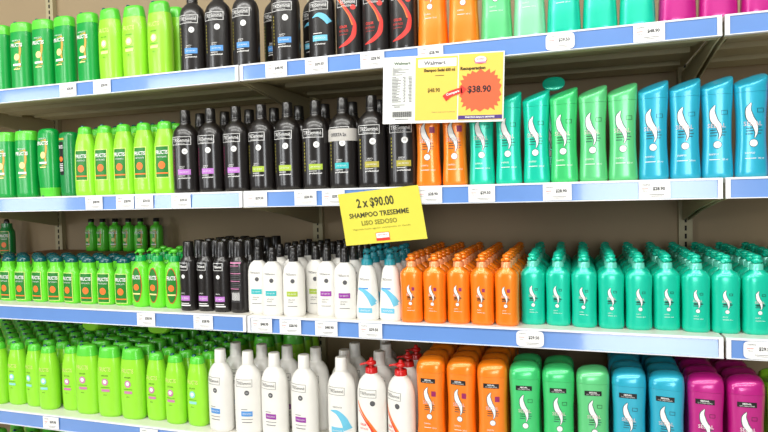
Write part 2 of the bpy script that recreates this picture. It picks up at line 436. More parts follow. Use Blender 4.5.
def k_white(style):
    b = MB(); n = 2.15
    pr = loft_profile(b, [(0, .039, .027), (.003, .0425, .030), (.010, .0435, .032), (.09, .0442, .033), (.16, .0437, .033), (.182, .0408, .031), (.199, .034, .026), (.210, .0245, .021), (.214, .019, .0165), (.218, .0185, .016)], M_whiteb, n)
    c = MB()
    if style == 'red':
        cyl(c, .2182, .234, .0185, .0175, M_redb); pump_head(c, .231, .018, M_redb, .034, -2.6, .004); cyl(c, .25, .262, .008, .005, M_redb)
    else:
        cyl(c, .2182, .258, .0185, .0172, M_whiteb, bev=.0022)
    lb = MB(); W = lambda sh, m, e=.0008: wrap(lb, sh, m, pr, n, e)
    W(S_frame(-.031, .023, .152, .175, .0010), M_greyp); W(S_text('TRESemmé', -.004, .164, .047, .0095), M_greyp)
    if style in ('blue', 'violet', 'plain'):
        W(S_disc(.006, .134, .0078), M_greyp); W(S_text('10', .006, .134, .006, .005), M_white, .0013)
        bd = M_bluep if style == 'blue' else M_violetp
        W(S_rect(-.014, .022, .060, .076), bd); W(S_text('HIDRATACION', .004, .068, .028, .005), M_white, .0013)
        W(S_rect(-.014, .006, .081, .0825), M_greyp); W(S_rect(-.014, .022, .050, .0515), M_greyp); W(S_rect(-.012, .02, .040, .042), M_greyp)
    elif style == 'swoosh':
        W(S_text('HIDRATACION', .0, .116, .03, .005), M_greyp)
        W(S_strip([(-.024, .104, .001), (-.004, .102, .006), (.018, .082, .010), (.030, .050, .011)]), M_sky)
        W(S_rect(-.022, .018, .036, .056), M_sky); W(S_text('profesional', -.002, .046, .03, .006), M_white, .0013)
    else:
        W(S_disc(.012, .136, .0078), M_greyp)
        W(S_strip([(-.037, .138, .0015), (-.028, .118, .0025), (-.012, .095, .003), (.010, .066, .004), (.024, .040, .005), (.026, .018, .005)]), M_orangep)
        W(S_strip([(-.032, .112, .001), (-.012, .085, .002), (.010, .056, .004), (.016, .03, .004)]), M_redp)
        W(S_text('COLOR', -.018, .072, .020, .007, True), M_redp); W(S_text('REVITALIZE', -.016, .060, .026, .005), M_redp)
    return finish([('body', b), ('pump' if style == 'red' else 'cap', c), ('label', lb)])

def sedal_print(W, s, zc, style, emblem=M_white):
    """the curl over a dot, with its small lines of text"""
    curl = [(-.004, .040, .0008), (-.0085, .028, .0045), (-.006, .014, .0062), (.002, 0, .0048), (.0045, -.014, .0022), (.002, -.024, .0006)]
    big = [(x*s, zc+z*s, (w*.95+.0011)*s) for x, z, w in curl]
    W(S_strip(big), M_ink); W(S_strip([(x*s, zc+z*s, w*s*.88) for x, z, w in curl]), emblem, .0013)
    W(S_disc(0, zc-.034*s, .0074*s), M_ink); W(S_disc(0, zc-.034*s, .0065*s), M_white, .0013)
    W(S_frame(.006*s, .017*s, zc+.022*s, zc+.030*s, .0009), M_black if style != 'orange' else M_magp)
    if style == 'orange': W(S_rect(.006*s, .017*s, zc+.018*s, zc+.031*s), M_magp, .0012)
    W(S_text('SEDAL', -.001*s, zc+.002*s, .030*s, .008*s), M_white if style == 'magenta' else M_rose, .0018)
    W(S_rect(-.012*s, -.002*s, zc-.007*s, zc-.0055*s), M_black); W(S_rect(-.012*s, .0*s, zc-.012*s, zc-.0105*s), M_black)
    for q in range(3): W(S_rect(.006*s, (.013+.002*(q % 2))*s, zc-(.006+.0055*q)*s, zc-(.0045+.0055*q)*s), M_ink)
    W(S_rect(-.013*s, -.001*s, zc-.0175*s, zc-.016*s), M_ink)
    W(S_text('SHAMPOO', -.006*s, zc-.052*s, .016*s, .0035*s), emblem); W(S_text('350 ml', .012*s, zc-.062*s, .010*s, .0035*s), emblem)
    W(S_rect(-.014*s, .004*s, zc-.0625*s, zc-.0612*s), emblem)
def slanted_cap(c, z0, z1, w0, d0, w1, d1, m, sx, sy, n=2.7):
    rs = [ring(z0, w0, d0, n), ring(z0+(z1-z0)*.45, (w0+w1)/2, (d0+d1)/2, n, shx=sx*.45, shy=sy*.45), ring(z1-.004, w1, d1, n, shx=sx, shy=sy),
          ring(z1-.001, w1*.975, d1*.95, n, shx=sx, shy=sy), ring(z1, w1*.93, d1*.88, n, shx=sx, shy=sy), ring(z1+.0004, w1*.5, d1*.5, n, shx=sx, shy=sy)]
    loft(c, rs, m)
def k_sedal(m, style=''):
    b = MB(); n = 2.7
    pr = loft_profile(b, [(0, .032, .019), (.002, .0342, .021), (.008, .0352, .0225), (.045, .0337, .023), (.095, .0315, .0225), (.14, .0318, .0225), (.185, .0342, .023), (.202, .0350, .023)], m, n)
    c = MB(); slanted_cap(c, .2025, .234, .0351, .0232, .0355, .0235, m, .30, .45, n)
    lb = MB(); W = lambda sh, mm, e=.0008: wrap(lb, sh, mm, pr, n, e)
    sedal_print(W, 1.28, .124, style)
    return finish([('body', b), ('cap', c), ('label', lb)])
def k_sedalopen():
    p = k_sedal(M_teal)
    c = MB(); loft(c, [[(x, y, z) for x, y, z in ring(.002*k, .030*q, .021*q, 2.3, 32)] for k, q in ((0, .9), (.6, 1), (2.4, 1), (3, .9), (3.2, .5))], M_teal)
    me = c.mesh('open_lid'); me.transform(Matrix.Translation((.012, .012, .272)) @ Matrix.Rotation(math.radians(68), 4, 'X'))
    p.append(('open_lid', me)); return p
def k_sedalbig(m, style=''):
    b = MB(); n = 2.9
    pr = loft_profile(b, [(0, .0385, .024), (.003, .0413, .027), (.010, .0424, .028), (.05, .0412, .028), (.11, .0385, .027), (.16, .0385, .027), (.21, .0405, .0275), (.236, .0415, .0275)], m, n)
    c = MB(); sx, sy = .09, .24
    loft(c, [ring(.2365, .0416, .0276, n), ring(.249, .0412, .0272, n, shx=sx*.4, shy=sy*.4), ring(.259, .0400, .0258, n, shx=sx*.8, shy=sy*.8),
             ring(.266, .0370, .0230, n, shx=sx, shy=sy), ring(.2715, .0315, .0185, 2.7, shx=sx, shy=sy), ring(.2752, .0230, .0125, 2.5, shx=sx, shy=sy), ring(.277, .012, .006, 2.3, shx=sx, shy=sy)], m)
    lb = MB(); W = lambda sh, mm, e=.0008: wrap(lb, sh, mm, pr, n, e)
    sedal_print(W, 1.12, .150, style)
    W(S_rect(-.024, .018, .207, .2195), M_black); W(S_text('SEDAL', -.003, .2155, .02, .004, True), M_white, .0013); W(S_text('CO-CREATIONS', -.003, .2103, .032, .0028), M_white, .0013)
    return finish([('body', b), ('cap', c), ('label', lb)])
def k_sedalpump(m, m2, style=''):
    b = MB(); n = 2.5
    pr = loft_profile(b, [(0, .027, .019), (.002, .030, .021), (.008, .0318, .0225), (.045, .0308, .0225), (.09, .0312, .0225), (.125, .0325, .023), (.138, .0318, .0225), (.1475, .0255, .019), (.1535, .0165, .0145), (.156, .0145, .014)], m, n)
    c = MB(); cyl(c, .1562, .171, .0150, .0142, m2)
    loft(c, [ring(z, r, r, 2, 24) for z, r in ((.1712, .0095), (.1735, .0095), (.1750, .0135), (.1790, .0140), (.1820, .0095), (.1835, .0095), (.1850, .0115), (.1885, .0112), (.1915, .0075), (.1930, .003))], m)
    loft(c, [[(-.002-.006*t+.0045*math.cos(a), -.008-.010*t, .1770+.0036*math.sin(a)) for a in [2*math.pi*q/10 for q in range(10)]] for t in (0, .5, 1)], m)
    lb = MB(); W = lambda sh, mm, e=.0008: wrap(lb, sh, mm, pr, n, e)
    sedal_print(W, .70, .078, style)
    W(S_rect(-.010, .012, .071, .0725), M_black); W(S_rect(-.010, .006, .066, .0675), M_black)
    return finish([('body', b), ('pump', c), ('label', lb)])

K = {
 'green': k_green(), 'inverted': k_inverted(), 'slim': k_slim(), 'lime_pale': k_lime('pale'), 'lime_pink': k_lime('pink'), 'lime_cyan': k_lime('cyan'),
 'lime_panel': k_limeslim(), 'round_cyan': k_limeround('cyan'), 'round_pink': k_limeround('pink'), 'fliptop': k_fliptop(), 'fliptop_dark': k_fliptop(True), 'rear_small': k_smallrear(), 'lime_pump': k_limepump(),
 'bk_blue': k_black(M_bluep), 'bk_purple': k_black(M_purplep), 'bk_lime': k_black(M_limep), 'bk_olive': k_black(M_olivep), 'bk_paper': k_blackprice(),
 'bk_swoosh': k_black(M_sky, 'blue'), 'bk_red': k_black(M_redp, 'red'), 'sm_black': k_smallblack(), 'sm_black_back': k_smallblack(True),
 'ws_teal': k_whitesmall(M_tealp), 'ws_lime': k_whitesmall(M_limep), 'ws_violet': k_whitesmall(M_violetp), 'white_teal': k_whiteteal(),
 'w_blue': k_white('blue'), 'w_violet': k_white('violet'), 'w_swoosh': k_white('swoosh'), 'w_red': k_white('red'),
 's_orange': k_sedal(M_orange, 'orange'), 's_teal': k_sedal(M_teal), 's_green': k_sedal(M_sgreen), 's_emerald': k_sedal(M_egreen), 's_blue': k_sedal(M_sblue), 's_mag': k_sedal(M_magenta, 'magenta'), 's_open': k_sedalopen(),
 'b_orange': k_sedalbig(M_orange, 'orange'), 'b_teal': k_sedalbig(M_teal), 'b_green': k_sedalbig(M_sgreen), 'b_emerald': k_sedalbig(M_egreen), 'b_blue': k_sedalbig(M_sblue), 'b_mint': k_sedalbig(M_mint), 'b_mag': k_sedalbig(M_magenta, 'magenta'), 'b_lime': k_sedalbig(M_lime),
 'p_orange': k_sedalpump(M_orange, M_orange2, 'orange'), 'p_teal': k_sedalpump(M_teal, M_teal2),
}
for _k in ('bk_red', 'bk_swoosh'):
    for _n, _me in K[_k]: _me.transform(Matrix.Scale(.93, 4))
DESC = {
 'green': ('green bottle with lime lid and cream wave print', 'green lime-lidded bottle'), 'inverted': ('green bottle standing upside down on its lime lid', ''), 'slim': ('slim dark green bottle without lid, half black label', ''),
 'lime_pale': ('lime bottle with pale yellow emblem', 'pale-emblem lime bottle'), 'lime_pink': ('lime bottle with pink emblem', 'pink-emblem lime bottle'), 'lime_cyan': ('lime bottle with pale cyan emblem', 'cyan-emblem lime bottle'),
 'round_pink': ('slender round-shouldered lime bottle with pink emblem', 'pink-emblem slender lime bottle'), 'round_cyan': ('slender round-shouldered lime bottle with pale cyan emblem', 'cyan-emblem slender lime bottle'),
 'lime_panel': ('lime bottle with green panel and orange dot', 'lime orange-dot bottle'), 'fliptop': ('short lime bottle with dark teal flip lid', 'short lime flip-lid bottle'), 'fliptop_dark': ('dark green bottle', ''),
 'rear_small': ('small green black-capped bottle', ''), 'lime_pump': ('lime pump bottle with red-rimmed green label', 'lime pump bottle'),
 'bk_blue': ('tall black bottle with blue band', 'tall blue-band black bottle'), 'bk_purple': ('tall black bottle with purple band', 'tall purple-band black bottle'), 'bk_lime': ('tall black bottle with lime band', 'tall lime-band black bottle'),
 'bk_olive': ('tall black bottle with olive band', 'tall olive-band black bottle'), 'bk_paper': ('tall black bottle with grey paper band and teal stripe', 'tall paper-banded black bottle'), 'bk_swoosh': ('black bottle with sky-blue swoosh', ''), 'bk_red': ('black bottle with long red curve', ''),
 'sm_black': ('short black bottle with purple band', 'short black bottle'), 'sm_black_back': ('short black bottle turned to its barcode side', 'short black bottle'),
 'ws_teal': ('small white black-capped bottle with teal band', 'small white black-capped bottle'), 'ws_lime': ('small white black-capped bottle with lime band', 'small white black-capped bottle'), 'ws_violet': ('small white black-capped bottle with violet band', 'small white black-capped bottle'),
 'white_teal': ('white bottle with teal cap and blue swoosh', 'white teal-capped bottle'), 'w_blue': ('tall white bottle with blue band', 'tall white bottle'), 'w_violet': ('tall white bottle with violet band', 'tall white bottle'),
 'w_swoosh': ('tall white bottle with sky-blue swoosh', 'tall white bottle'), 'w_red': ('white bottle with red pump and red curve', 'red-pump white bottle'),
 's_orange': ('slant-capped orange bottle', 'orange bottle'), 's_teal': ('slant-capped teal bottle', 'teal bottle'), 's_green': ('slant-capped pale green bottle', 'pale green bottle'), 's_emerald': ('slant-capped emerald bottle', 'emerald bottle'),
 's_blue': ('slant-capped blue bottle', 'blue bottle'), 's_mag': ('slant-capped magenta bottle', 'magenta bottle'), 's_open': ('teal bottle with its round lid flipped open', ''),
 'b_mint': ('large pale mint bottle', ''), 'b_orange': ('large orange bottle', 'large orange bottle'), 'b_teal': ('large teal bottle', 'large teal bottle'), 'b_green': ('large pale green bottle', 'large pale green bottle'), 'b_emerald': ('large emerald green bottle', 'large emerald bottle'),
 'b_blue': ('large blue bottle', 'large blue bottle'), 'b_mag': ('large magenta bottle', 'large magenta bottle'), 'b_lime': ('large lime bottle', 'large lime bottle'),
 'p_orange': ('orange bottle with dispenser cap', 'orange dispenser bottle'), 'p_teal': ('teal bottle with dispenser cap', 'teal dispenser bottle'),
}
PUMPS = ('lime_pump', 'p_orange', 'p_teal', 'w_red')
ORD = ['', 'first', 'second', 'third', 'fourth', 'fifth', 'sixth', 'seventh', 'eighth', 'ninth', 'tenth', 'eleventh', 'twelfth', 'thirteenth', 'fourteenth', 'fifteenth', 'sixteenth', 'seventeenth', 'eighteenth', 'nineteenth', 'twentieth']

def put(kind, x, y, shelf, rz, label, group, zo=0.0):
    nm = 'pump_bottle' if kind in PUMPS else 'shampoo_bottle'
    return dup(K[kind], nm, (x, y, SHELF_Z[shelf]+zo), rz, label, 'bottle', group)

def run(shelf, y, items, group, rows=1, dy=.06, jit=.004, backkind=None, rots=None, rowfn=None, dys=None):
    """items: [(kind, x)] left to right; rows behind repeat each column"""
    total = {}
    for k, x in items: total[k] = total.get(k, 0)+1
    seen = {}
    for ci, (k, x) in enumerate(items):
        seen[k] = seen.get(k, 0)+1
        d = DESC[k][0]
        if total[k] > 1: lab = f'{d}, {ORD[seen[k]]} from left, front row, {shelf} shelf'
        else: lab = f'{d}, front row, {shelf} shelf'
        rz = math.radians(rots[ci] if rots else random.uniform(-7, 7))
        put(k, x, y+(dys[ci] if dys else 0)+random.uniform(-jit, jit), shelf, rz, lab, group)
        nr = rowfn(ci) if rowfn else rows
        for r in range(1, nr):
            kk = backkind or k; s = DESC[kk][1] or DESC[kk][0]
            lab = f'{s}, row {ORD_ROW[r+1]} back in {ORD[ci+1]} column of {group_word(group)}'
            put(kk, x+random.uniform(-.003, .003), y+(dys[ci] if dys else 0)+dy*r+random.uniform(-.002, .002), shelf, math.radians(random.uniform(-3, 3)), lab, group)
ORD_ROW = ['', 'one', 'two', 'three', 'four', 'five', 'six', 'seven', 'eight', 'nine']
def group_word(g): return g

# ------------------------------------------------------------------ the bottles
# top shelf
y = .055
run('top', y, [('green', x) for x in (-2.302, -2.202, -2.105, -2.011, -1.91)], 'top shelf green bottles')
run('top', y, [('lime_pale', x) for x in (-1.813, -1.719, -1.615)], 'top shelf lime bottles')
put('lime_pale', -1.612, .118, 'top', 0, 'lime bottle half hidden behind the rightmost lime one, top shelf', 'top shelf lime bottles')
run('top', y, [('bk_blue', x) for x in (-1.492, -1.399, -1.300, -1.161)], 'top shelf black bottles', rots=[6, 4, -3, 2])
put('bk_blue', -1.235, .135, 'top', -.1, 'black bottle set back in the gap between blue-banded ones, top shelf', 'top shelf black bottles')
run('top', y, [('bk_swoosh', -1.098), ('bk_swoosh', -1.042)], 'top shelf swoosh bottles', rots=[-14, 0], dys=[.070, 0], jit=.001)
run('top', y, [('bk_red', x) for x in (-.956, -.873, -.790)], 'top shelf red-curve bottles', rots=[4, 2, 3])
run('top', y, [('b_orange', x) for x in (-.706, -.619)], 'top shelf orange bottles')
run('top', y, [('b_green', -.531), ('b_mint', -.444)], 'top shelf green dispenser-free bottles')
run('top', y, [('b_teal', x) for x in (-.357, -.269, -.181)], 'top shelf teal bottles')
run('top', y, [('b_mag', x) for x in (-.090, 0.000, .090)], 'top shelf magenta bottles')

# second shelf
run('second', y, [('green', x) for x in (-2.305, -2.207)], 'second shelf green bottles')
run('second', y, [('inverted', -2.107)], 'second shelf green bottles')
run('second', y+.01, [('slim', -2.022)], 'second shelf green bottles')
run('second', y+.004, [('lime_panel', x) for x in (-1.942, -1.862, -1.782, -1.700, -1.617)], 'second shelf lime bottles', rows=2, dy=.060)
bks = [('bk_purple', -1.530), ('bk_purple', -1.436), ('bk_purple', -1.345), ('bk_lime', -1.256), ('bk_lime', -1.165), ('bk_lime', -1.074), ('bk_paper', -.984), ('bk_olive', -.893), ('bk_olive', -.803)]
run('second', y, bks, 'second shelf black bottles', rows=2, dy=.078, rots=[8, -4, -4, -10, -8, 4, -4, 0, 4])
run('second', y, [('s_orange', x) for x in (-.726, -.652)], 'second shelf orange bottles')
run('second', y, [('s_teal', x) for x in (-.577, -.504, -.431)], 'second shelf teal bottles')
put('s_open', -.400, .118, 'second', 0, 'teal bottle with its round lid flipped open behind the front teal row', 'second shelf teal bottles')
run('second', y, [('s_emerald', -.3605), ('s_green', -.289), ('s_green', -.2175)], 'second shelf pale green bottles')
run('second', y, [('s_blue', x) for x in (-.146, -.0745, -.003, .0685)], 'second shelf blue bottles')
run('second', y, [('s_mag', .141)], 'second shelf magenta bottles')

# third shelf
fx = (-2.424, -2.350, -2.275, -2.201, -2.126, -2.051, -1.975, -1.900, -1.824)
run('third', .085, [('fliptop', x) for x in fx], 'third shelf flip-lid bottles', rows=3, dy=.061)
for i, x in enumerate((-2.497, -2.572, -2.647)):
    for r in range(i+1, 3):
        put('fliptop', x, .085+.061*r, 'third', 0, f'short lime flip-lid bottle, row {ORD_ROW[r+1]} back, {ORD[i+1]} column past left frame edge', 'third shelf flip-lid bottles')
run('third', .072, [('lime_pump', x) for x in (-1.744, -1.675, -1.606)], 'third shelf lime pump bottles', rows=3, dy=.062)
run('third', .052, [('sm_black', -1.534), ('sm_black', -1.471), ('sm_black', -1.408), ('sm_black_back', -1.348)], 'third shelf black bottles', rows=5, dy=.060, backkind='sm_black', rots=[0, 2, 6, -4])
run('third', .030, [('ws_teal', -1.281), ('ws_teal', -1.2185), ('ws_lime', -1.147), ('ws_lime', -1.100), ('ws_violet', -1.048), ('ws_violet', -.980)], 'third shelf small white bottles', dys=[.024, 0, 0, .060, .026, 0], jit=.001, rots=[4, 5, 4, 3, 3, 6])
for i, x in enumerate((-1.258, -1.186, -1.116, -1.047, -.977)):
    for r in range(0 if i in (1, 4) else 1, 6):
        put(('ws_teal', 'ws_teal', 'ws_lime', 'ws_violet', 'ws_violet')[i], x, .100+.056*r, 'third', math.radians(random.uniform(-6, 6)), f'small white black-capped bottle, row {ORD_ROW[r+2]} back, {ORD[i+1]} column of the white block', 'third shelf small white bottles')
run('third', .036, [('white_teal', -.911), ('white_teal', -.843)], 'third shelf teal-capped bottles', rows=4, dy=.060)
run('third', .034, [('p_orange', x) for x in (-.777, -.711, -.645, -.579, -.513)], 'third shelf orange dispenser bottles', rows=8, dy=.0565, jit=.008)
run('third', .062, [('p_teal', x) for x in (-.447, -.381, -.315, -.249, -.183, -.117, -.051, .015, .082, .149, .216)], 'third shelf teal dispenser bottles', rows=8, dy=.0545, jit=.008)

# cardboard riser at the back of the third shelf and what stands on it
rb = MB(); rb.box(-2.62, -1.93, .315, .530, P+.0005, P+.146, M_card)
for i in range(3): rb.box(-2.55+.2*i, -2.45+.2*i, .3135, .3148, P+.05, P+.09, M_slot)
riser = rb.build('cardboard_box'); tag(riser, 'long low brown cardboard box at the back of the third shelf', 'box')
rb = MB(); rb.box(-3.05, -2.70, .400, .530, P+.0005, P+.124, M_card); o = rb.build('cardboard_box'); tag(o, 'brown cardboard box under the lone dark green bottle, far left', 'box')
for i, x in enumerate((-2.354, -2.292, -2.225, -2.155, -2.093, -2.012)):
    put('rear_small', x, .490, 'third', math.radians(random.uniform(-20, 20)), f'small green black-capped bottle, {ORD[i+1]} from left on the cardboard box', 'bottles on the cardboard box', .1465)
put('fliptop_dark', -2.832, .480, 'third', .2, 'lone dark green bottle standing far left at the back panel', None, .1245)

# fourth shelf
fl = [('round_cyan', -2.385), ('round_cyan', -2.307), ('round_cyan', -2.226), ('round_cyan', -2.145), ('round_pink', -2.055), ('lime_pink', -1.970),
      ('lime_pink', -1.872), ('lime_pink', -1.776), ('round_pink', -1.690), ('round_pink', -1.605), ('round_cyan', -1.522)]
run('fourth', .058, fl, 'fourth shelf lime bottles', rows=8, dy=.0625, jit=.003, dys=[0, .01, .012, 0, .015, 0, 0, 0, .012, 0, .004])
for i in range(6):
    x = -2.470-.086*i
    for r in range(max(1, int(i*1.25)+1), 8):
        put('round_cyan', x, .060+.0625*r, 'fourth', 0, f'lime bottle, row {ORD_ROW[r+1]} back, {ORD[i+1]} column beyond the left frame edge', 'fourth shelf lime bottles')
for i, x in enumerate((-1.416, -1.330)):
    for r in range(4+i, 8):
        put('lime_pale', x, .060+.0625*r, 'fourth', 0, f'lime bottle, row {ORD_ROW[r+1]} back, {ORD[i+1]} column behind the tall white bottles', 'fourth shelf lime bottles')
run('fourth', .048, [('w_blue', -1.425), ('w_blue', -1.325), ('w_violet', -1.232), ('w_violet', -1.130)], 'fourth shelf tall white bottles', rots=[-12, 10, -6, -8], rows=2, dy=.090)
run('fourth', .052, [('w_swoosh', -1.008)], 'fourth shelf swoosh bottles', rots=[-4])
WB = [('w_swoosh', -1.030, .132, 'tall white swoosh bottle just behind the front swoosh one, fourth shelf')]
WB += [('w_violet', -.918, .140, 'shaded tall white bottle behind the leftmost red-pump bottle'), ('w_blue', -1.030, .222, 'shaded tall white bottle third row back behind the swoosh pair'),
       ('w_violet', -.925, .230, 'shaded tall white bottle deep behind the red-pump bottles'), ('w_blue', -.96, .330, 'deepest shaded tall white bottle behind the red pumps')]
for k, x, yy, lab in WB: put(k, x, yy, 'fourth', .1, lab, 'fourth shelf tall white bottles')
run('fourth', .050, [('w_red', -.912), ('w_red', -.821)], 'fourth shelf red pump bottles', rots=[0, -25], rows=1)
for i, (x, yy) in enumerate(((-.825, .138), (-.822, .222))):
    put('w_red', x, yy, 'fourth', -.3, f'red-pump white bottle {("second", "third")[i]} row back beside the large orange bottles', 'fourth shelf red pump bottles')
BG = 'fourth shelf large '
run('fourth', .050, [('b_orange', x) for x in (-.732, -.645, -.558)], BG+'orange bottles', rows=6, dy=.066)
run('fourth', .050, [('b_emerald', x) for x in (-.471, -.384)], BG+'emerald bottles', rows=2, dy=.075)
run('fourth', .050, [('b_green', -.297)], BG+'pale green bottles', rows=1)
run('fourth', .050, [('b_blue', x) for x in (-.209, -.121)], BG+'blue bottles', rows=5, dy=.066)
run('fourth', .050, [('b_mag', x) for x in (-.033, .055)], BG+'magenta bottles', rows=4, dy=.066)
run('fourth', .050, [('b_lime', .143)], BG+'lime bottles', rows=2, dy=.075)
# two lime bottles lying on top of the others
for i, (x, yy) in enumerate(((-2.10, .20), (-1.80, .215))):
    o = put('lime_pale', x, yy, 'fourth', 0, f'lime bottle lying on the lids of the {("left", "right")[i]} half of the lime rows', 'bottles lying on the lime rows', .272)
    o.rotation_euler = (math.radians(-90), 0, math.radians(8 if i else -8))

# bottom shelf, just under the fourth one's rail
for i in range(7):
    for r in range(4):
        put('lime_panel', -2.50+.084*i, .07+.07*r, 'bottom', 0, f'shaded lime bottle on the lowest shelf, row {ORD_ROW[r+1]}, {ORD[i+1]} column from left', 'lowest shelf lime bottles')

# ------------------------------------------------------------------ shelving
BAYS = [(-3*L, -2*L), (-2*L, -L), (-L, 0), (0, L)]
BAYN = ['far left bay', 'left bay', 'middle bay', 'right bay']
for bi, (x0, x1) in enumerate(BAYS):
    for si, (sn, z) in enumerate(SHELF_Z.items()):
        r = empty('shelf', f'{sn} cream steel shelf board of the {BAYN[bi]} with blue price rail', 'shelf', ((x0+x1)/2, 0, z), 'steel shelf boards')
        h = L/2-.003
        d = MB(); d.box(-h, h, .006, DEP-.004, -.012, 0, M_decktop)
        d.build('deck', r)
        # underside: two wide folded channels and a front return
        u = MB()
        u.box(-h, h, .004, DEP-.004, -.0145, -.0122, M_steel)
        for a, b in ((.055, .165), (.225, .335), (.395, .505)):
            u.prism([(a, -.0146), (a+.006, -.032), (b-.006, -.032), (b, -.0146)], -h+.03, h-.03, M_steel)
        u.prism([(.004, -.0146), (.004, -.050), (.028, -.050), (.028, -.046), (.008, -.046), (.008, -.0146)], -h, h, M_steel)
        u.build('underside', r)
        # rail: white rim, blue insert, white lower edge, rounded ends
        e = MB()
        e.prism([(-.005, -.002), (-.003, .0003), (.006, .0003), (.006, -.005), (.0035, -.006), (.0035, -.047), (-.004, -.047), (-.0045, -.0505), (.0038, -.0505), (.0038, -.0045), (-.005, -.0045)][:3] + [(.006, -.0045), (-.005, -.0045)], -h, h, M_rim)
        e.prism([(-.0092, -.0473), (-.0092, -.0493), (.0035, -.0493), (.0035, -.0473)], -h, h, M_rim)
        for s in (-1, 1):
            xe = s*h; xa, xb = sorted((xe, xe-s*.010))
            v = [(xa, -.0065, -.0475), (xb, -.0065, -.0475), (xb, -.0065, -.0045), (xa, -.0065, -.0045)]
            e.box(xa, xb, -.0065, .0035, -.0475, -.0045, M_rim)
        e.build('rail_rim', r)
        tl = .0058 if (sn == 'third' and bi == 2) else 0
        g = MB(); g.prism([(-.003+tl*.6, -.0046), (-.0048, -.0474), (.0043, -.0474), (.0043, -.0046)], -h+.0105, h-.0105, M_blue)
        g.build('price_rail', r)
        for s in (-1, 1):
            b = MB(); xx = s*(h-.004)
            pf = [(.009, -.052), (.06, -.055), (.30, -.085), (DEP-.030, -.125), (DEP-.030, -.0325), (.02, -.0325), (.02, -.0505), (.009, -.0505)]
            n = len(pf); xa, xb = xx-.0022, xx+.0022
            b.add([(xa, yy, zz) for yy, zz in pf]+[(xb, yy, zz) for yy, zz in pf],
                  [(i, (i+1) % n, n+(i+1) % n, n+i) for i in range(n)]+[tuple(range(n)), tuple(range(n, 2*n))[::-1]], M_steel)
            b.build('bracket', r)
    bp = MB(); bp.box(x0+.001, x1-.001, DEP, DEP+.006, -.80, 1.75, M_back)
    tag(bp.build('back_panel'), f'plain cream steel back panel of the {BAYN[bi]}', 'panel', 'steel back panels')
for i, x in enumerate((-2*L, -L, 0.0)):
    up = MB(); up.box(x-.020, x+.020, DEP-.022, DEP-.0005, -.80, 1.75, M_steel)
    r = up.build('slotted_upright'); tag(r, f'slotted steel upright between the {BAYN[i]} and the {BAYN[i+1]}', 'upright', 'slotted uprights')
    sl = MB()
    for k in range(96):
        z = -.75+.026*k; sl.box(x-.003, x+.003, DEP-.0235, DEP-.0219, z, z+.016, M_slot)
    sl.build('slot_row', r)

# ------------------------------------------------------------------ price tags
def price_tag(x, z, sh, idx, w=.070, price='$28.90', rounded=False):
    b = MB()
    if rounded: 
        loft(b, [[(px, yy, pz) for px, pz, _ in [(q[0], q[1], 0) for q in ring(0, w/2, .021, 5, 32)]] for yy in (-.0066, -.0082)], M_paper)
        b.add([(px, -.0083, pz) for px, pz, _ in ring(0, w/2-.001, .020, 5, 32)], [tuple(range(32))], M_paper)
    else: b.box(-w/2, w/2, -.0080, -.0068, -.0205, .0205, M_paper)
    o = b.build('price_tag'); o.location = (x, 0, z-.0255)
    o['label'] = f'white paper price tag, {ORD[idx]} from left on the rail of the {sh} shelf'; o['category'] = 'price tag'; o['group'] = f'price tags on the {sh} shelf rail'
    t = MB()
    def fl(sh_, m): vs, fs = sh_; t.add([(a, -.0086, c) for a, c in vs], fs, m)
    fl(S_text(price, .010, .003, .027, .0095, True), M_black); fl(S_text('SHAMPOO', -.018, .013, .018, .0035), M_greyp)
    fl(S_rect(-.028, -.014, .003, .0042, .05), M_redp); fl(S_text('750 ml', -.021, -.002, .010, .003), M_greyp)
    fl(S_rect(-.012, .022, -.0115, -.0105, .05), M_greyp); fl(S_rect(-.008, .018, -.0150, -.0142, .05), M_greyp)
    c = t.build('lettering', o)
TAGS = {'top': [-1.944, -1.803, -1.166, -1.037, -.867, -.701, -.366, -.16], 'second': [-1.854, -1.728, -1.653, -1.512, -1.244, -1.083, -.995, -.712, -.57, -.378, -.151],
        'third': [-1.662, -1.446, -1.240, -1.144, -1.028, -.892, -.451, .073], 'fourth': [-2.079, -1.667]}
random.seed(3)
for sn, xs in TAGS.items():
    for i, x in enumerate(xs):
        price_tag(x, SHELF_Z[sn], sn, i+1, price=random.choice(['$28.90', '$28.90', '$48.90', '$29.50']), rounded=(sn, i) in (('top', 6), ('third', 6), ('third', 7)))

# ------------------------------------------------------------------ signs
def flat(t, sh_, m, yy=0.0):
    vs, fs = sh_; out = []
    for f in fs:
        a, b, c = (vs[i] for i in f[:3])
        cr = (b[0]-a[0])*(c[1]-a[1])-(b[1]-a[1])*(c[0]-a[0])
        out.append(tuple(f) if cr > 0 else tuple(reversed(f)))
    t.add([(a, yy, c) for a, c in vs], out, m)

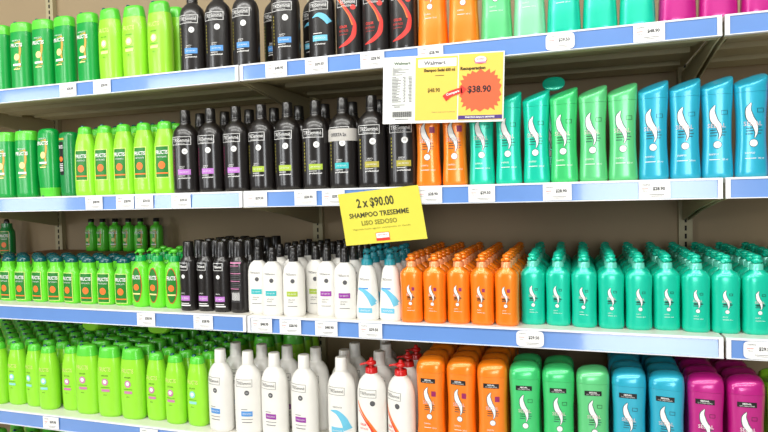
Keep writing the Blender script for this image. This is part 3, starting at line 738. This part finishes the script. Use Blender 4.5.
# large three-part promotion sign hanging from the top shelf rail
sx = .33/600; sz = .178/330
def X(px): return px*sx
def Z(py): return -py*sz
r = empty('promotion_sign', 'white-framed sign with receipt sheet and orange starburst price, under the top shelf', 'sign', (-.833, -.0125, 1.1135))
r.rotation_euler = (0, math.radians(2.1), math.radians(0))
b = MB(); b.box(X(0), X(600), 0, .0035, Z(332), Z(-4), M_paper)
b.build('frame', r)
b = MB(); b.box(X(40), X(160), -.0012, -.0002, Z(322), Z(12), mat('paper_receipt', (225, 227, 222), rough=.6)); tk = b.build('receipt_sheet', r)
b = MB()
flat(b, S_text('Walmart', X(100), Z(30), X(85), .0075, True), mat('print_forest', (50, 90, 40)), -.0016)
for i in range(7): flat(b, S_rect(X(50), X(60+((i*37) % 90)), Z(52+i*6), Z(49.5+i*6), .1), M_greyp, -.0016)
for i in range(18):
    yy = 98+i*7.2
    flat(b, S_rect(X(48), X(70+((i*13) % 28)), Z(yy+3.2), Z(yy), .1), M_greyp, -.0016)
    flat(b, S_rect(X(103+((i*5) % 9)), X(118), Z(yy+3.2), Z(yy), .1), M_greyp, -.0016)
    flat(b, S_rect(X(132+((i*7) % 6)), X(150), Z(yy+3.2), Z(yy), .1), M_greyp, -.0016)
flat(b, S_rect(X(48), X(115), Z(240), Z(237), .1), M_greyp, -.0016); flat(b, S_rect(X(60), X(90), Z(250), Z(246), .1), M_greyp, -.0016)
for i in range(30): flat(b, S_rect(X(52+i*3.3), X(53.6+i*3.3+(i % 3)*.5), Z(300), Z(272), .1), M_black, -.0016)
flat(b, S_rect(X(65), X(135), Z(312), Z(309), .1), M_greyp, -.0016)
b.build('print', tk)
b = MB(); b.box(X(168), X(378), -.0014, -.0002, Z(318), Z(6), M_yellow); ym = b.build('price_sheet', r)
b = MB(); F = lambda s_, m, yy=-.0018: flat(b, s_, m, yy)
F(S_rect(X(182), X(372), Z(56), Z(16), .1), M_paper)
F(S_text('Walmart', X(265), Z(36), X(108), .0105, True), M_greyp, -.0022)
F(S_text('Shampoo Sedal 650 ml', X(288), Z(74), X(155), .0115, 2), mat('print_brown', (70, 50, 10)))
F(S_rect(X(268), X(312), Z(101), Z(98), .1), M_black); F(S_text('$48.90', X(262), Z(172), X(62), .013, True), mat('print_brown2', (90, 70, 10)))
F(S_text('Vigencia hasta agotar existencias', X(310), Z(280), X(115), .0035), M_greyp)
b.build('print', ym)
b = MB(); b.box(X(384), X(594), -.0018, -.0004, Z(322), Z(2), M_yellow); ys = b.build('price_sheet', r)
b = MB()
pts = []; NB = 22
for i in range(NB*2):
    a = math.pi*i/NB; k = ((1.0 + .14*abs(math.sin(a))*((i*7) % 5)/4) if i % 2 else .90)
    ca, sa = math.cos(a), math.sin(a)
    pts.append((X(489)+X(101)*k*math.copysign(abs(ca)**.75, ca), Z(182)+.053*k*math.copysign(abs(sa)**.75, sa)))
c0 = (X(490), Z(178)); F = lambda s_, m, yy=-.0022: flat(b, s_, m, yy)
F(([c0]+pts, [(0, 1+i, 1+(i+1) % (2*NB)) for i in range(2*NB)]), M_burst)
F(S_text('$38.90', X(484), Z(176), X(112), .021, True), M_black, -.003)
F(S_text('Recuperacion', X(452), Z(74), X(120), .0115, 2), mat('print_brown', (70, 50, 10)), -.0026)
F(S_disc(X(488), Z(34), .017, .0105), M_redp); F(S_disc(X(488), Z(32), .0155, .0090), M_paper, -.0026); F(S_rect(X(462), X(514), Z(50), Z(42), .1), M_pinkp, -.003)
F(S_text('AHORRA', X(488), Z(30), X(36), .005), M_redp, -.003)
F(S_rect(X(384), X(594), Z(319), Z(300), .1), mat('print_indigo', (80, 55, 130)), -.0024)
F(S_text('PRECIOS BAJOS SIEMPRE', X(489), Z(310), X(140), .0055, True), M_paper, -.003)
b.build('print', ys)
b = MB(); F = lambda s_, m, yy=-.0034: flat(b, s_, m, yy)
F(S_strip([(X(315), Z(214), .0085), (X(345), Z(193), .008), (X(385), Z(180), .0075), (X(402), Z(177), .0075)]), M_redp)
F(([(X(398), Z(202)), (X(424), Z(172)), (X(394), Z(150))], [(0, 1, 2)]), M_redp)
F(S_text('Compara', X(357), Z(189), X(66), .0085, True, .28), M_paper, -.0038)
b.build('arrow_sticker', r)

# lemon paper sign on the second shelf rail
r = empty('paper_sign', 'tilted lemon-yellow paper sign reading 2 x $90.00, under the second shelf rail', 'sign', (-.979, -.0125, .743))
r.rotation_euler = (0, math.radians(-5.0), 0)
N = 12; b = MB(); v = []; f = []
Wd, Hh = .238, .148
for j in range(N+1):
    for i in range(N+1):
        u, w = i/N, j/N
        v.append((u*Wd+.012*w, -.0012-.006*w*w-.003*math.sin(u*math.pi)*w, -w*Hh))
n0 = len(v); v += [(a, c+.0006, e) for a, c, e in v]
for j in range(N):
    for i in range(N):
        q = (j*(N+1)+i, (j+1)*(N+1)+i, (j+1)*(N+1)+i+1, j*(N+1)+i+1); f.append(q); f.append(tuple(n0+k for k in q[::-1]))
b.add(v, f, M_lemon, True); b.build('sheet', r)
b = MB()
def F(s_, m, e=.0007):
    vs, fs = s_; out = []
    for x, z in vs:
        w = -z/Hh; u = min(max(x/Wd, 0), 1); out.append((x+.012*w, -.0012-.006*w*w-.003*math.sin(u*math.pi)*w-e, z))
    b.add(out, [tuple(q) for q in fs], m)
F(S_text('2 x $90.00', .107, -.034, .110, .030, True), mat('ink_brown', (60, 60, 15), rough=.6))
F(S_text('SHAMPOO TRESEMME', .112, -.066, .176, .0145, True), mat('ink_brown', (60, 60, 15)))
F(S_text('LISO SEDOSO', .110, -.089, .105, .0135, True), mat('ink_olive', (125, 122, 30), rough=.6))
F(S_text('Vigencia hasta agotar existencias en tienda', .113, -.106, .170, .0055), mat('ink_olive', (125, 122, 30)))
F(S_rect(.094, .134, -.142, -.119, .01), M_redp); F(S_rect(.0955, .1325, -.1385, -.1205, .01), M_paper, .0011); F(S_text('AHORRA', .114, -.1255, .026, .005), M_redp, .0015); F(S_rect(.0955, .1325, -.1385, -.134, .01), M_redp, .0015)
b.build('print', r)

# ------------------------------------------------------------------ floor, ceiling and lamps
b = MB(); b.box(-6, 4, -7, DEP+.3, -.86, -.80, M_floor); struct(b.build('floor'))
b = MB(); b.box(-6, 4, -7, DEP+.3, 3.2, 3.26, mat('ceiling_board', (225, 222, 215), rough=.8, var=.02)); struct(b.build('ceiling'))

def area(name, loc, rot, sx_, sy_, e, col=(1, 1, 1)):
    l = bpy.data.lights.new(name, 'AREA'); l.shape = 'RECTANGLE'; l.size = sx_; l.size_y = sy_; l.energy = e; l.color = col
    o = bpy.data.objects.new(name, l); COL.objects.link(o); o.location = loc; o.rotation_euler = rot; return o
area('ceiling_lamp_row', (-1.2, -1.9, 2.9), (math.radians(30), 0, 0), 6.0, .3, 62, (1, .99, .95))
area('ceiling_lamp_row', (-1.2, -3.6, 3.0), (math.radians(45), 0, 0), 6.0, .3, 72, (1, .99, .95))
# unseen area lights added behind the aisle for price-rail glare and frontal fill
area('rail_glare_light', (-5.05, -5.0, 1.6), (math.radians(90), 0, 0), 1.5, 2.4, 75, (.96, .98, 1))
area('rail_glare_light', (-7.8, -5.0, 1.6), (math.radians(90), 0, 0), 1.2, 2.4, 50, (.96, .98, 1))
area('rail_glare_light', (.35, -5.0, .95), (math.radians(90), 0, 0), 1.3, 1.7, 50, (.96, .98, 1))

w = bpy.data.worlds.new('store_interior'); SC.world = w; w.use_nodes = True
w.node_tree.nodes['Background'].inputs[0].default_value = (1, .98, .95, 1); w.node_tree.nodes['Background'].inputs[1].default_value = .14

# ------------------------------------------------------------------ camera
f, yaw, pitch, roll, cx, cy, cz = 596.393, .316073531, -.0332887, -.0233179, -.3259366, -1.58997715, .735121765
sy_, cy_ = math.sin(yaw), math.cos(yaw); cp, sp = math.cos(pitch), math.sin(pitch)
fwd = Vector((-sy_*cp, cy_*cp, sp)); right = Vector((cy_, sy_, 0)); up = right.cross(fwd)
c, s = math.cos(roll), math.sin(roll)
r2 = c*right+s*up; u2 = -s*right+c*up
cam = bpy.data.cameras.new('camera'); cam.sensor_width = 36; cam.lens = f/768*36; cam.clip_start = .01
co = bpy.data.objects.new('camera', cam); COL.objects.link(co)
co.matrix_world = Matrix(((r2.x, u2.x, -fwd.x, cx), (r2.y, u2.y, -fwd.y, cy), (r2.z, u2.z, -fwd.z, cz), (0, 0, 0, 1)))
SC.camera = co
SC.view_settings.view_transform = 'Standard'; SC.view_settings.look = 'None'; SC.view_settings.gamma = 1; SC.view_settings.use_curve_mapping = False
SC.view_settings.exposure = 0.33
